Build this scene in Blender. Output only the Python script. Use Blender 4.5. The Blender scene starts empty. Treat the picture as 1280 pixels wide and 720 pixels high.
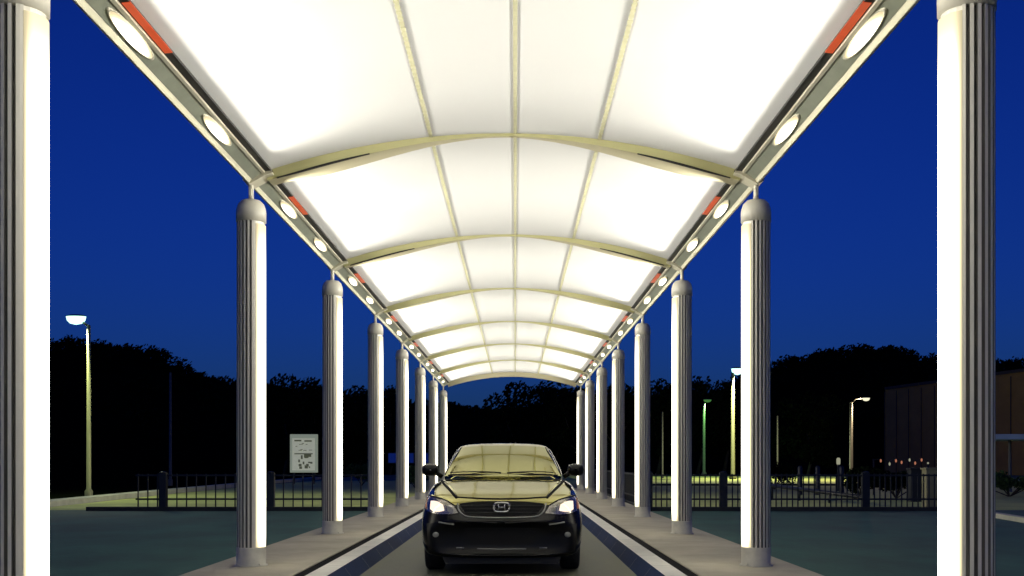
import bpy, bmesh, math, random
from mathutils import Vector, Matrix
from mathutils.bvhtree import BVHTree
random.seed(7)
R = math.radians
S = bpy.context.scene
C = S.collection
F = 1365.0; VX = 644.0; VY = 577.0; H = 1.22

def at(px, py, d):
    return Vector(((px-VX)/F*d, d, H+(VY-py)/F*d))

# ------------------------------------------------------------------ materials
def nodes(name):
    m = bpy.data.materials.new(name); m.use_nodes = True
    nt = m.node_tree; return m, nt, nt.nodes['Principled BSDF']

def mat(name, col, rough=0.5, metal=0.0, var=0.0, scale=8.0, bump=0.0, ior=None, coat=0.0, emit=None, estr=0.0, spec=None, col2=None, stretch=None, rvar=0.0):
    m, nt, b = nodes(name)
    b.inputs['Base Color'].default_value = (*col, 1)
    b.inputs['Roughness'].default_value = rough
    b.inputs['Metallic'].default_value = metal
    if ior: b.inputs['IOR'].default_value = ior
    if coat: b.inputs['Coat Weight'].default_value = coat
    if spec is not None: b.inputs['Specular IOR Level'].default_value = spec
    if emit: b.inputs['Emission Color'].default_value = (*emit, 1); b.inputs['Emission Strength'].default_value = estr
    if var or bump or col2 or rvar:
        tc = nt.nodes.new('ShaderNodeTexCoord'); mp = nt.nodes.new('ShaderNodeMapping')
        if stretch: mp.inputs['Scale'].default_value = stretch
        nz = nt.nodes.new('ShaderNodeTexNoise'); nz.inputs['Scale'].default_value = scale
        nz.inputs['Detail'].default_value = 8; nz.inputs['Roughness'].default_value = .62
        nt.links.new(tc.outputs['Object'], mp.inputs['Vector']); nt.links.new(mp.outputs['Vector'], nz.inputs['Vector'])
        if var or col2:
            cr = nt.nodes.new('ShaderNodeValToRGB')
            c2 = col2 or tuple(min(1, c*(1+var)) for c in col); c1 = col if col2 else tuple(c*(1-var) for c in col)
            cr.color_ramp.elements[0].position = .32; cr.color_ramp.elements[1].position = .68
            cr.color_ramp.elements[0].color = (*c1, 1); cr.color_ramp.elements[1].color = (*c2, 1)
            nt.links.new(nz.outputs['Fac'], cr.inputs['Fac']); nt.links.new(cr.outputs['Color'], b.inputs['Base Color'])
        if rvar:
            mr = nt.nodes.new('ShaderNodeMapRange')
            mr.inputs['To Min'].default_value = max(0, rough-rvar); mr.inputs['To Max'].default_value = min(1, rough+rvar)
            nt.links.new(nz.outputs['Fac'], mr.inputs['Value']); nt.links.new(mr.outputs['Result'], b.inputs['Roughness'])
        if bump:
            n2 = nt.nodes.new('ShaderNodeTexNoise'); n2.inputs['Scale'].default_value = scale*12; n2.inputs['Detail'].default_value = 4
            nt.links.new(mp.outputs['Vector'], n2.inputs['Vector'])
            bp = nt.nodes.new('ShaderNodeBump'); bp.inputs['Strength'].default_value = bump; bp.inputs['Distance'].default_value = .01
            nt.links.new(n2.outputs['Fac'], bp.inputs['Height']); nt.links.new(bp.outputs['Normal'], b.inputs['Normal'])
    return m

def emission(name, col, strength):
    m = bpy.data.materials.new(name); m.use_nodes = True; nt = m.node_tree
    nt.nodes.clear(); e = nt.nodes.new('ShaderNodeEmission'); o = nt.nodes.new('ShaderNodeOutputMaterial')
    e.inputs['Color'].default_value = (*col, 1); e.inputs['Strength'].default_value = strength
    nt.links.new(e.outputs[0], o.inputs[0]); return m

def fabric(name, col, trans=.25):
    m, nt, b = nodes(name)
    tc = nt.nodes.new('ShaderNodeTexCoord'); nz = nt.nodes.new('ShaderNodeTexNoise')
    nz.inputs['Scale'].default_value = .8; nz.inputs['Detail'].default_value = 5
    cr = nt.nodes.new('ShaderNodeValToRGB')
    cr.color_ramp.elements[0].color = (*[c*.95 for c in col], 1); cr.color_ramp.elements[1].color = (*col, 1)
    nt.links.new(tc.outputs['Object'], nz.inputs['Vector']); nt.links.new(nz.outputs['Fac'], cr.inputs['Fac'])
    nt.links.new(cr.outputs['Color'], b.inputs['Base Color'])
    b.inputs['Roughness'].default_value = .8; b.inputs['Specular IOR Level'].default_value = .1
    t = nt.nodes.new('ShaderNodeBsdfTranslucent'); nt.links.new(cr.outputs['Color'], t.inputs['Color'])
    mx = nt.nodes.new('ShaderNodeMixShader'); mx.inputs[0].default_value = trans
    nt.links.new(b.outputs[0], mx.inputs[1]); nt.links.new(t.outputs[0], mx.inputs[2])
    nt.links.new(mx.outputs[0], nt.nodes['Material Output'].inputs[0])
    return m

def leafmat(name, c1, c2):
    m, nt, b = nodes(name)
    oi = nt.nodes.new('ShaderNodeTexCoord'); nz = nt.nodes.new('ShaderNodeTexNoise'); nz.inputs['Scale'].default_value = .9
    cr = nt.nodes.new('ShaderNodeValToRGB'); cr.color_ramp.elements[0].position = .35; cr.color_ramp.elements[1].position = .65
    cr.color_ramp.elements[0].color = (*c1, 1); cr.color_ramp.elements[1].color = (*c2, 1)
    nt.links.new(oi.outputs['Object'], nz.inputs['Vector']); nt.links.new(nz.outputs['Fac'], cr.inputs['Fac'])
    nt.links.new(cr.outputs['Color'], b.inputs['Base Color']); b.inputs['Roughness'].default_value = .8
    b.inputs['Specular IOR Level'].default_value = 0
    return m

M = {}
M['membrane'] = fabric('white_fabric', (.86, .848, .79), .12)
M['cuff'] = fabric('fabric_cuff', (.60, .55, .36), .25)
M['cuff_side'] = fabric('fabric_cuff_side', (.66, .63, .33), .2)
M['strap'] = mat('seam_strap', (.58, .555, .34), .7, var=.1, scale=14)
M['cream_metal'] = mat('cream_painted_metal', (.66, .62, .47), .32, .0, var=.06, scale=5)
M['rail_cream'] = mat('cream_rail_paint', (.80, .76, .56), .4, var=.04, scale=5)
M['panel'] = mat('grey_beam_panel', (.34, .36, .28), .34, .35, var=.14, scale=3, rvar=.1)
M['black_slot'] = mat('black_slot', (.012, .011, .01), .6)
M['alu'] = mat('fluted_aluminium', (.74, .71, .61), .42, .1)
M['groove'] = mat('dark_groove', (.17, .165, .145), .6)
M['alu_base'] = mat('base_aluminium', (.50, .48, .40), .5, .1, var=.12, scale=9, rvar=.1)
M['cap'] = mat('cap_paint', (.60, .57, .47), .42, .0, var=.06, scale=9)
M['rubber'] = mat('black_rubber', (.006, .006, .006), .9, spec=.05)
M['diffuser'] = emission('column_diffuser', (1.0, .95, .78), 3.4)
def falloff(name, kind):
    m = bpy.data.materials.new(name); m.use_nodes = True; nt = m.node_tree; nt.nodes.clear()
    L = nt.links.new; N = nt.nodes.new
    tc = N('ShaderNodeTexCoord'); sx = N('ShaderNodeSeparateXYZ'); L(tc.outputs['Object'], sx.inputs[0])
    def mth(op, a, b_=None):
        q = N('ShaderNodeMath'); q.operation = op; q.use_clamp = False
        for i, v in enumerate((a, b_)):
            if v is None: continue
            if isinstance(v, (int, float)): q.inputs[i].default_value = v
            else: L(v, q.inputs[i])
        return q.outputs[0]
    def mr(v, a, b_, c, d):
        q = N('ShaderNodeMapRange'); q.interpolation_type = 'SMOOTHSTEP'; L(v, q.inputs['Value'])
        for nm, val in (('From Min', a), ('From Max', b_), ('To Min', c), ('To Max', d)): q.inputs[nm].default_value = val
        return q.outputs['Result']
    if kind == 'tube':
        e1 = mr(mth('ABSOLUTE', sx.outputs['X']), .074, .118, 0, 1)
        e2 = mr(sx.outputs['Z'], 3.50, 3.02, .15, 1); e3 = mr(sx.outputs['Z'], .19, .34, .3, 1)
        f = mth('MULTIPLY', mth('MULTIPLY', e1, e2), e3); lo, hi = .70, 4.6; c0 = (1, .86, .52, 1); c1 = (1, .955, .80, 1)
    else:
        yy = mth('DIVIDE', sx.outputs['Y'], .40); xx = mth('DIVIDE', sx.outputs['X'], .052)
        rr_ = mth('SQRT', mth('ADD', mth('MULTIPLY', yy, yy), mth('MULTIPLY', xx, xx)))
        f = mr(rr_, 1.0, .45, 0, 1); lo, hi = .95, 5.5; c0 = (1, .85, .5, 1); c1 = (1, .97, .88, 1)
    mx = N('ShaderNodeMix'); mx.data_type = 'RGBA'; L(f, mx.inputs[0]); mx.inputs[6].default_value = c0; mx.inputs[7].default_value = c1
    st = mth('ADD', mth('MULTIPLY', f, hi-lo), lo)
    e = N('ShaderNodeEmission'); o = N('ShaderNodeOutputMaterial'); L(mx.outputs[2], e.inputs['Color']); L(st, e.inputs['Strength']); L(e.outputs[0], o.inputs[0])
    return m
M['diffuser'] = falloff('column_diffuser_glow', 'tube')
M['lens'] = falloff('oval_lamp_lens', 'oval')
M['red'] = mat('red_lens', (.5, .06, .02), .35, var=.3, scale=3, emit=(.9, .13, .035), estr=.45)
M['asphalt'] = mat('dark_green_asphalt', (.028, .084, .062), .85, var=.38, scale=.7, bump=.7, stretch=(1, .6, 1), rvar=.1)
M['lane'] = mat('lane_concrete', (.070, .072, .036), .62, var=.42, scale=1.6, bump=.6, stretch=(1.6, .22, 1), rvar=.14)
M['island'] = mat('island_concrete', (.40, .365, .275), .85, var=.16, scale=1.6, bump=.35)
M['white_kerb'] = mat('white_kerb_paint', (.90, .87, .76), .7, var=.09, scale=3)
M['blue_kerb'] = mat('blue_kerb_paint', (.006, .019, .070), .8, var=.25, scale=2, stretch=(1, .3, 1), spec=.15)
M['pave'] = mat('lit_tone_paving', (.42, .46, .13), .9, var=.2, scale=.6)  # yellowish light on the paving is put into its colour
M['far_pave'] = mat('far_pale_paving', (.42, .46, .16), .85, var=.15, scale=.3)
M['kerb'] = mat('pale_kerb_stone', (.46, .45, .33), .8, var=.15, scale=2)
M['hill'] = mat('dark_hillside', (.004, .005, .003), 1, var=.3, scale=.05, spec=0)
M['verge'] = mat('dark_rough_grass', (.004, .006, .003), 1, spec=0, var=.4, scale=.8, bump=.5)
M['pole_dim'] = mat('dim_pole_paint', (.13, .13, .06), .6)
M['pole_dark'] = mat('dark_pole_paint', (.03, .03, .028), .6)
M['black_metal'] = mat('black_painted_metal', (.008, .009, .009), .5)
M['dark_kerb'] = mat('dark_fence_kerb', (.020, .022, .020), .8, var=.2, scale=3)
M['pole_yellow'] = mat('yellow_lit_pole_paint', (.34, .34, .14), .6, var=.08, scale=3)  # yellow lamp light put into the pole colour
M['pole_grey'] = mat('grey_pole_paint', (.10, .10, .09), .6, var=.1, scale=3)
M['head_glow'] = emission('lamp_head_glow', (.50, 1.0, .84), 2.4)
M['head_dim'] = emission('lamp_head_dim', (.9, .85, .6), 1.2)
M['head_green'] = emission('lamp_head_green', (.15, .5, .12), .35)
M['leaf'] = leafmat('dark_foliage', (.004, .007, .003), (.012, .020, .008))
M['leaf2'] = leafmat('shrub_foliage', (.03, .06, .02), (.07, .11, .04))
M['bark'] = mat('bark', (.05, .04, .03), .9, var=.3, scale=5)
M['brown_wall'] = mat('brown_cladding', (.44, .26, .07), .9, var=.1, scale=.6)
M['brown_dark'] = mat('brown_trim', (.08, .065, .05), .9)
M['shelter'] = mat('pale_shelter_paint', (.50, .60, .55), .6, var=.08, scale=2)
M['gate_stone'] = mat('ochre_pillar_stone', (.24, .22, .12), .85, var=.15, scale=4)
M['blue_glow'] = emission('blue_glow', (.01, .035, .32), .28)
M['kiosk'] = mat('pale_board_glow', (.40, .42, .30), .55, var=.06, scale=5, emit=(.55, .62, .45), estr=.30)  # slight glow added to the cabinet against the blue skylight
M['board_lit'] = mat('lit_board_face', (.6, .62, .48), .5, emit=(.62, .64, .46), estr=.42, var=.15, scale=3)
M['board_mark'] = mat('dark_board_marks', (.10, .11, .06), .6, emit=(.3, .33, .2), estr=.15)
M['bulb_red'] = emission('small_red_bulb', (.75, .28, .16), .55)
M['bulb_white'] = emission('small_pale_bulb', (.6, .6, .42), .5)

# car materials
M['paint'] = mat('dark_champagne_paint', (.37, .345, .145), .07, 1.0, rvar=.02, scale=60)
M['paint_low'] = mat('shaded_car_paint', (.004, .004, .004), .3, 0, spec=.22)  # dark surroundings before the car put into this paint colour
M['glass'] = mat('dark_car_glass', (.36, .345, .16), .03, 1.0)
M['side_glass'] = mat('side_glass', (.01, .011, .01), .03, 0)
M['paint_side'] = mat('shaded_side_paint', (.004, .004, .0035), .22, 0, spec=.3)  # shaded copy of the car paint
M['gap'] = mat('panel_gap', (.002, .002, .002), .9)
M['chrome'] = mat('chrome', (.55, .55, .54), .14, 1.0)
M['dull_chrome'] = mat('dull_chrome', (.34, .34, .33), .3, 1.0)
M['trim'] = mat('black_trim', (.008, .008, .008), .55)
M['tyre'] = mat('tyre_rubber', (.012, .012, .012), .85, bump=.2, scale=20)
M['rim'] = mat('alloy_rim', (.3, .3, .3), .3, 1.0)
M['headlamp'] = emission('headlamp_light', (1.0, .84, .66), 1.5)
M['reflector'] = mat('lamp_reflector', (.6, .57, .5), .25, 1.0)
M['amber'] = mat('amber_lens', (.5, .16, .04), .2)
M['lamp_lens'] = mat('small_pale_lens', (.30, .30, .26), .12)
M['tail'] = mat('tail_lens', (.3, .01, .01), .2)
def clear():
    m = bpy.data.materials.new('clear_lens'); m.use_nodes = True; nt = m.node_tree; nt.nodes.clear()
    o = nt.nodes.new('ShaderNodeOutputMaterial'); t = nt.nodes.new('ShaderNodeBsdfTransparent'); g = nt.nodes.new('ShaderNodeBsdfGlossy')
    g.inputs['Roughness'].default_value = .05; mx = nt.nodes.new('ShaderNodeMixShader'); mx.inputs[0].default_value = .14
    nt.links.new(t.outputs[0], mx.inputs[1]); nt.links.new(g.outputs[0], mx.inputs[2]); nt.links.new(mx.outputs[0], o.inputs[0]); return m
M['clear'] = clear()

# ------------------------------------------------------------------ helpers
class MB:
    def __init__(s): s.v = []; s.f = []; s.mi = []; s.sm = []; s.cur = 0
    def add(s, vs, fs, smooth=False):
        o = len(s.v); s.v += [tuple(v) for v in vs]
        for f in fs: s.f.append([i+o for i in f]); s.mi.append(s.cur); s.sm.append(smooth)
        return s
    def box(s, x0, x1, y0, y1, z0, z1):
        vs = [(x, y, z) for x in (x0, x1) for y in (y0, y1) for z in (z0, z1)]
        return s.add(vs, [(0,1,3,2),(4,6,7,5),(0,4,5,1),(2,3,7,6),(0,2,6,4),(1,5,7,3)])
    def prism_y(s, poly, y0, y1, smooth=False):      # polygon in x,z extruded along y
        n = len(poly); vs = [(x, y0, z) for x, z in poly]+[(x, y1, z) for x, z in poly]
        fs = [(i, (i+1) % n, n+(i+1) % n, n+i) for i in range(n)]
        s.add(vs, fs, smooth)
        s.add(vs, [tuple(range(n))[::-1], tuple(range(n, 2*n))]); return s
    def lathe(s, prof, n=24, cx=0, cy=0, smooth=True, cap=True):
        vs = []
        for r, z in prof:
            for i in range(n):
                a = 2*math.pi*i/n; vs.append((cx+r*math.cos(a), cy+r*math.sin(a), z))
        fs = []
        for k in range(len(prof)-1):
            for i in range(n):
                j = (i+1) % n; fs.append((k*n+i, k*n+j, (k+1)*n+j, (k+1)*n+i))
        s.add(vs, fs, smooth)
        if cap:
            s.add(vs[:n], [tuple(range(n))[::-1]]); s.add(vs[-n:], [tuple(range(n))])
        return s
    def tube(s, pts, r, n=8, r2=None):
        pts = [Vector(p) for p in pts]; rings = []
        N = len(pts)
        for k, p in enumerate(pts):
            d = (pts[min(k+1, N-1)]-pts[max(k-1, 0)]).normalized()
            up = Vector((0, 0, 1)) if abs(d.z) < .9 else Vector((1, 0, 0))
            a = d.cross(up).normalized(); b = d.cross(a).normalized()
            rr = r+(r2-r)*k/(N-1) if r2 is not None else r
            rings.append([p+a*rr*math.cos(2*math.pi*i/n)+b*rr*math.sin(2*math.pi*i/n) for i in range(n)])
        vs = [v for g in rings for v in g]; fs = []
        for k in range(N-1):
            for i in range(n):
                j = (i+1) % n; fs.append((k*n+i, k*n+j, (k+1)*n+j, (k+1)*n+i))
        fs.append(tuple(range(n))); fs.append(tuple(range((N-1)*n, N*n)))
        return s.add(vs, fs, True)
    def build(s, name, mats, parent=None, loc=None, bevel=0, flat=False):
        me = bpy.data.meshes.new(name); me.from_pydata(s.v, [], s.f)
        if not isinstance(mats, (list, tuple)): mats = [mats]
        for m in mats: me.materials.append(m)
        for p, i, sm in zip(me.polygons, s.mi, s.sm): p.material_index = i; p.use_smooth = sm
        bm = bmesh.new(); bm.from_mesh(me); bmesh.ops.recalc_face_normals(bm, faces=bm.faces); bm.to_mesh(me); bm.free()
        o = bpy.data.objects.new(name, me); C.objects.link(o)
        if parent: o.parent = parent
        if loc is not None: o.location = loc
        if bevel:
            b = o.modifiers.new('bevel', 'BEVEL'); b.width = bevel; b.segments = 2; b.limit_method = 'ANGLE'
        return o

def tag(o, label=None, cat=None, group=None, kind=None):
    if label: o['label'] = label
    if cat: o['category'] = cat
    if group: o['group'] = group
    if kind: o['kind'] = kind
    return o
def thing(name, label, cat, loc=(0, 0, 0), group=None, rz=0):
    o = bpy.data.objects.new(name, None); C.objects.link(o); o.location = loc; o.rotation_euler.z = rz
    o.empty_display_size = .2
    return tag(o, label, cat, group)
def copy_tree(o, parent=None):
    c = o.copy(); C.objects.link(c)
    if parent: c.parent = parent
    for ch in list(o.children): copy_tree(ch, c)
    return c
def light(name, kind, loc, energy, col=(1, 1, 1), parent=None, **kw):
    l = bpy.data.lights.new(name, kind); l.energy = energy; l.color = col
    for k, v in kw.items(): setattr(l, k, v)
    o = bpy.data.objects.new(name, l); C.objects.link(o); o.location = loc
    if parent: o.parent = parent
    return o

# ------------------------------------------------------------------ setting: ground, lane, islands, kerbs
KC = -.18; CX = -.12; IZ = .15
Y0, Y1 = -16, 44
def sheet(name, x0, x1, y0, y1, z, m, n=1):
    b = MB(); b.add([(x0, y0, z), (x1, y0, z), (x1, y1, z), (x0, y1, z)], [(0, 1, 2, 3)])
    return tag(b.build(name, m), kind='structure')
sheet('ground', -700, 700, -60, 900, 0, M['asphalt'])
sheet('road', KC-1.48, KC+1.48, Y0, 60, .004, M['lane'])
for s in (-1, 1):
    b = MB()
    xi = KC+s*1.92; xo = -.13+s*3.06
    b.prism_y([(xi, 0), (xi, IZ), (xo-s*.03, IZ), (xo, IZ-.03), (xo, 0)], Y0, Y1)
    isl = tag(b.build('pavement_island', M['island'], bevel=.006), kind='structure')
    b = MB(); b.box(*sorted((KC+s*1.918, KC+s*1.80)), Y0, Y1, 0, IZ-.012)
    tag(b.build('kerb_rubber_strip', M['rubber']), kind='structure')
    b = MB(); b.cur = 0
    xa = KC+s*1.798; xb = KC+s*1.59; xc = KC+s*1.485
    b.add([(xa, Y0, IZ-.004), (xb, Y0, IZ-.004), (xb, Y1, IZ-.004), (xa, Y1, IZ-.004)], [(0, 1, 2, 3)])
    b.cur = 1
    b.add([(xb, Y0, IZ-.004), (xc, Y0, 0), (xc, Y1, 0), (xb, Y1, IZ-.004), (xa, Y0, 0), (xa, Y1, 0), (xa, Y0, IZ-.004), (xa, Y1, IZ-.004)],
          [(0, 1, 2, 3), (6, 4, 1, 0), (7, 3, 2, 5), (6, 7, 5, 4)])
    tag(b.build('kerb', [M['white_kerb'], M['blue_kerb']]), kind='structure')
sheet('grass', -400, -13.3, 18, 420, .008, M['verge'])
sheet('grass', -13.3, 400, 101, 420, .008, M['verge'])
jb = MB(); jk = MB(); y = -15.0
while y < 43:
    for s in (-1, 1):
        xa, xb = sorted((KC+s*1.925, -.13+s*3.02))
        jb.add([(xa, y, IZ+.0015), (xb, y, IZ+.0015), (xb, y+.012, IZ+.0015), (xa, y+.012, IZ+.0015)], [(0, 1, 2, 3)])
        for k in (0, 1.25):
            xa, xb = sorted((KC+s*1.796, KC+s*1.592))
            jk.add([(xa, y+k, IZ-.002), (xb, y+k, IZ-.002), (xb, y+k+.010, IZ-.002), (xa, y+k+.010, IZ-.002)], [(0, 1, 2, 3)])
            jk.add([(KC+s*1.589, y+k, IZ-.006), (KC+s*1.484, y+k, .002), (KC+s*1.484, y+k+.01, .002), (KC+s*1.589, y+k+.01, IZ-.006)], [(0, 1, 2, 3)])
    y += 2.5
tag(jb.build('pavement_joints', M['groove']), kind='structure'); tag(jk.build('kerb_joints', M['groove']), kind='structure')
# paving beyond the fences
sheet('pavement', 3.4, 30, 27.4, 55, .004, M['pave'])
sheet('far_pavement', 4.2, 26, 56, 100, .006, M['far_pave'])
sheet('pavement', -13, -3.4, 27.4, 70, .004, M['pave'])

# ------------------------------------------------------------------ columns
YS = [6.0]+[11.25+5.0*k for k in range(7)]
YALL = [-9.0, -4.0, 1.0]+YS
CR = .146
def make_column(s):     # s = side: lane lies towards -s in x
    t = thing('column', 'column', 'column')
    fa = 0 if s < 0 else math.pi      # direction of the lane
    half = R(59)
    # fluted shell
    pts = []; floor = []; N = 14; a0 = half+R(7); span = 2*math.pi-2*a0
    pts.append((CR, half)); pts.append((CR, a0))
    for k in range(N):
        w = span/N; a = a0+k*w
        for fr, rr in ((.02, .112), (.46, .112), (.50, CR), (.98, CR)):
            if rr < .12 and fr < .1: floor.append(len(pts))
            pts.append((rr, a+fr*w))
    pts.append((CR, 2*math.pi-a0)); pts.append((CR, 2*math.pi-half))
    # inner chord behind diffuser
    for k in range(9): pts.append((CR-.012, 2*math.pi-half+(2*half)*k/8))
    b = MB(); n = len(pts)
    lo = [(r*math.cos(fa+a), r*math.sin(fa+a), .19) for r, a in pts]; hi = [(x, y, 3.53) for x, y, z in lo]
    b.add(lo+hi, [(i, (i+1) % n, n+(i+1) % n, n+i) for i in range(n)])
    for i in floor: b.mi[i] = b.mi[i+1] = b.mi[i-1] = 1  # groove floors and walls coloured dark, shade painted in
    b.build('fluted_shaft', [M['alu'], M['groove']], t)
    b = MB(); K = 16
    arc = [(CR*1.012, -half+2*half*k/K) for k in range(K+1)]+[(CR-.012+.001, half-2*half*k/K) for k in range(K+1)]
    n = len(arc)
    lo = [(r*math.cos(fa+a), r*math.sin(fa+a), .195) for r, a in arc]; hi = [(x, y, 3.50) for x, y, z in lo]
    b.add(lo+hi, [(i, (i+1) % n, n+(i+1) % n, n+i) for i in range(n)], True)
    b.build('light_diffuser', M['diffuser'], t)
    b = MB(); b.lathe([(.168, 0), (.168, .012), (.150, .016), (.150, .185), (.146, .192), (.10, .192)], 40)
    b.build('base_collar', M['alu_base'], t)
    for k in range(4):
        a = R(45+90*k); q = MB(); q.lathe([(.010, .012), (.010, .026), (.004, .03)], 6, .159*math.cos(a), .159*math.sin(a))
        q.build('bolt', M['alu_base'], t)
    b = MB(); b.lathe([(.10, 3.53), (.152, 3.532), (.153, 3.63), (.148, 3.67), (.130, 3.72), (.095, 3.755), (.045, 3.765), (.04, 3.765)], 40)
    b.build('cap', M['cap'], t)
    b = MB(); b.lathe([(.032, 3.755), (.026, 3.80), (.026, 3.92)], 16); b.box(-.012, .012, -.05, .05, 3.80, 3.90)
    b.build('support_pin', M['cap'], t)
    return t
ORD = ['nearest the camera', 'second from the camera', 'third from the camera', 'fourth from the camera', 'fifth from the camera', 'sixth from the camera', 'seventh from the camera', 'farthest, under the end of the canopy']
for s, side in ((-1, 'left'), (1, 'right')):
    proto = make_column(s)
    for k, y in enumerate(YS):
        o = proto if k == 0 else copy_tree(proto)
        o.location = (CX+s*2.60, y, IZ)
        tag(o, f'fluted metal column with glowing strip in the {side} row, {ORD[k]}', 'column', f'fluted lit columns in the {side} row')

# ------------------------------------------------------------------ canopy
can = thing('canopy', 'long arched white fabric canopy roof over the lane, brightly lit from below', 'canopy', (CX, 0, 0))
HB = 2.46; ZE = H+2.985; ZA = H+3.38
rise = ZA-ZE; RAD = (HB*HB+rise*rise)/(2*rise)
TH = math.asin(HB/RAD)
def arc(u, dr=0):     # u -1..1
    a = u*TH; return ((RAD+dr)*math.sin(a), ZA-RAD+(RAD+dr)*math.cos(a))
YE = YS[-1]
# membrane: slight dip towards each rib for tension
b = MB(); nu = 48; ys = []
for k in range(len(YALL)-1):
    for j in range(10): ys.append((YALL[k]+(YALL[k+1]-YALL[k])*j/10, j/10))
ys.append((YE, 0))
for y, fr in ys:
    lift = 0*fr
    for i in range(nu+1):
        u = -1+2*i/nu; x, z = arc(u, 0)
        z += lift*(1-abs(u)**2.5)
        b.v.append((x, y, z))
W = nu+1
for j in range(len(ys)-1):
    for i in range(nu):
        b.f.append([j*W+i, j*W+i+1, (j+1)*W+i+1, (j+1)*W+i]); b.mi.append(0); b.sm.append(True)
b.build('membrane', M['membrane'], can)
# lengthwise seams
for xs, w in ((-.865-CX*1, .014), (0-CX, .016), (.865-CX, .014)):
    u = math.asin(xs/RAD)/TH; b = MB(); prev = None; rows = []
    for y, fr in ys:
        x, z = arc(u, 0); z -= .006
        rows.append((x, y, z))
    vs = []; fs = []
    for (x, y, z) in rows: vs += [(x-w, y, z), (x+w, y, z), (x+w, y, z+.005), (x-w, y, z+.005)]
    for j in range(len(rows)-1):
        for a, c in ((0, 1), (1, 2), (2, 3), (3, 0)): fs.append((4*j+a, 4*j+c, 4*j+4+c, 4*j+4+a))
    b.add(vs, fs)
    if abs(xs-(-CX)) > .3:      # lacing stitches on the side seams
        y = 4.0
        while y < YE:
            z = arc(u, 0)[1]+.0
            k = min(range(len(rows)), key=lambda q: abs(rows[q][1]-y)); zz = rows[k][2]
            b.box(xs-w-.006, xs+w+.006, y, y+.05, zz-.002, zz+.004); y += .10
    b.build('seam', M['strap'], can)
# ribs
def interp(t, tab):
    for (a, va), (c, vc) in zip(tab, tab[1:]):
        if t <= c: f = (t-a)/(c-a); f = f*f*(3-2*f); return va+(vc-va)*f
    return tab[-1][1]
WT = [(0, .09), (.75, .50), (1, .36)]
RT = [(0, .028), (.85, .105), (1, .095)]
for y in YALL[2:]:
    end = (y == YE)
    rib = MB(); n = 56; vs = []
    for i in range(n+1):
        u = -1+2*i/n; w = interp(abs(u), WT); r = interp(abs(u), RT)
        if end: w = .12; r = .17
        x0, z0 = arc(u, .01); x1, z1 = arc(u, -r)
        xm, zm = arc(u, -r*.55) if not end else (x1, z1)
        vs += [(x0, y-.01, z0), (x1, y+.0, z1), (xm, y+w, zm), (x0, y+w, z0)]
    rib.cur = 0
    fs0 = [(4*i, 4*i+4, 4*i+5, 4*i+1) for i in range(n)]
    fs1 = [(4*i+1, 4*i+5, 4*i+6, 4*i+2) for i in range(n)]+[(4*i+2, 4*i+6, 4*i+7, 4*i+3) for i in range(n)]
    rib.add(vs, fs0, True); rib.cur = 1; rib.add(vs, fs1, True)
    ro = rib.build('rib', [M['cuff_side'] if not end else M['cuff'], M['cuff']], can)
    if not end:
        for sg in (-1, 1):
            q = MB(); vs = []; m_ = 20
            for i in range(m_+1):
                u = sg*(.56+.40*i/m_); r = interp(abs(u), RT); tt = .011*math.sin(math.pi*(.05+.9*i/m_))+.002
                xa, za = arc(u, -r-.002+tt); xb, zb = arc(u, -r-.004)
                vs += [(xa, y-.014, za), (xb, y-.014, zb), (xb, y+tt, zb-.003), (xa, y+tt, za)]
            fs = []
            for i in range(m_):
                for a, c in ((0, 1), (1, 2), (2, 3), (3, 0)): fs.append((4*i+a, 4*i+c, 4*i+4+c, 4*i+4+a))
            q.add(vs, fs); q.build('lacing_slot', M['strap' if y > 17 else 'black_slot'], ro)
# edge beams (outer tube, slanted grey panel, cream lip, black slot)
YB0 = -12
for s in (-1, 1):
    bm_ = thing('edge_beam', None, None); bm_.parent = can
    b = MB(); zo = H+2.905
    b.prism_y([(s*2.566, H+2.878), (s*2.597, H+2.842), (s*2.640, H+2.870), (s*2.652, H+2.915), (s*2.60, H+2.945), (s*2.566, H+2.93)], YB0, YE+.15); b.build('outer_rail', M['rail_cream'], bm_, bevel=.006)
    b = MB()
    b.prism_y([(s*2.564, H+2.878), (s*2.463, H+2.950), (s*2.463, H+2.968), (s*2.564, H+2.90)], YB0, YE+.1)
    b.build('panel', M['panel'], bm_)
    b = MB(); b.prism_y([(s*2.461, H+2.938), (s*2.434, H+2.944), (s*2.434, H+2.972), (s*2.461, H+2.972)], YB0, YE+.1)
    b.build('lip', M['cream_metal'], bm_)
    b = MB(); b.prism_y([(s*2.432, H+2.962), (s*2.372, H+2.968), (s*2.372, H+2.99), (s*2.432, H+2.99)], YB0, YE+.1)
    b.build('slot', M['black_slot'], bm_)
    # closed top so light does not leak
    b = MB(); b.prism_y([(s*2.62, H+2.952), (s*2.38, H+3.02), (s*2.38, H+3.04), (s*2.62, H+2.975)], YB0, YE+.1)
    b.build('cover', M['cream_metal'], bm_)
    for y in YALL:
        b = MB(); b.prism_y([(s*2.662, H+2.87), (s*2.597, H+2.832), (s*2.43, H+2.925), (s*2.36, H+2.95), (s*2.40, H+3.03), (s*2.64, H+2.97)], y-.11, y+.11)
        b.box(*sorted((s*2.58, s*2.62)), y-.04, y+.04, H+2.80, H+2.875)
        b.build('joint', M['cream_metal'], bm_, bevel=.008)
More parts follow.
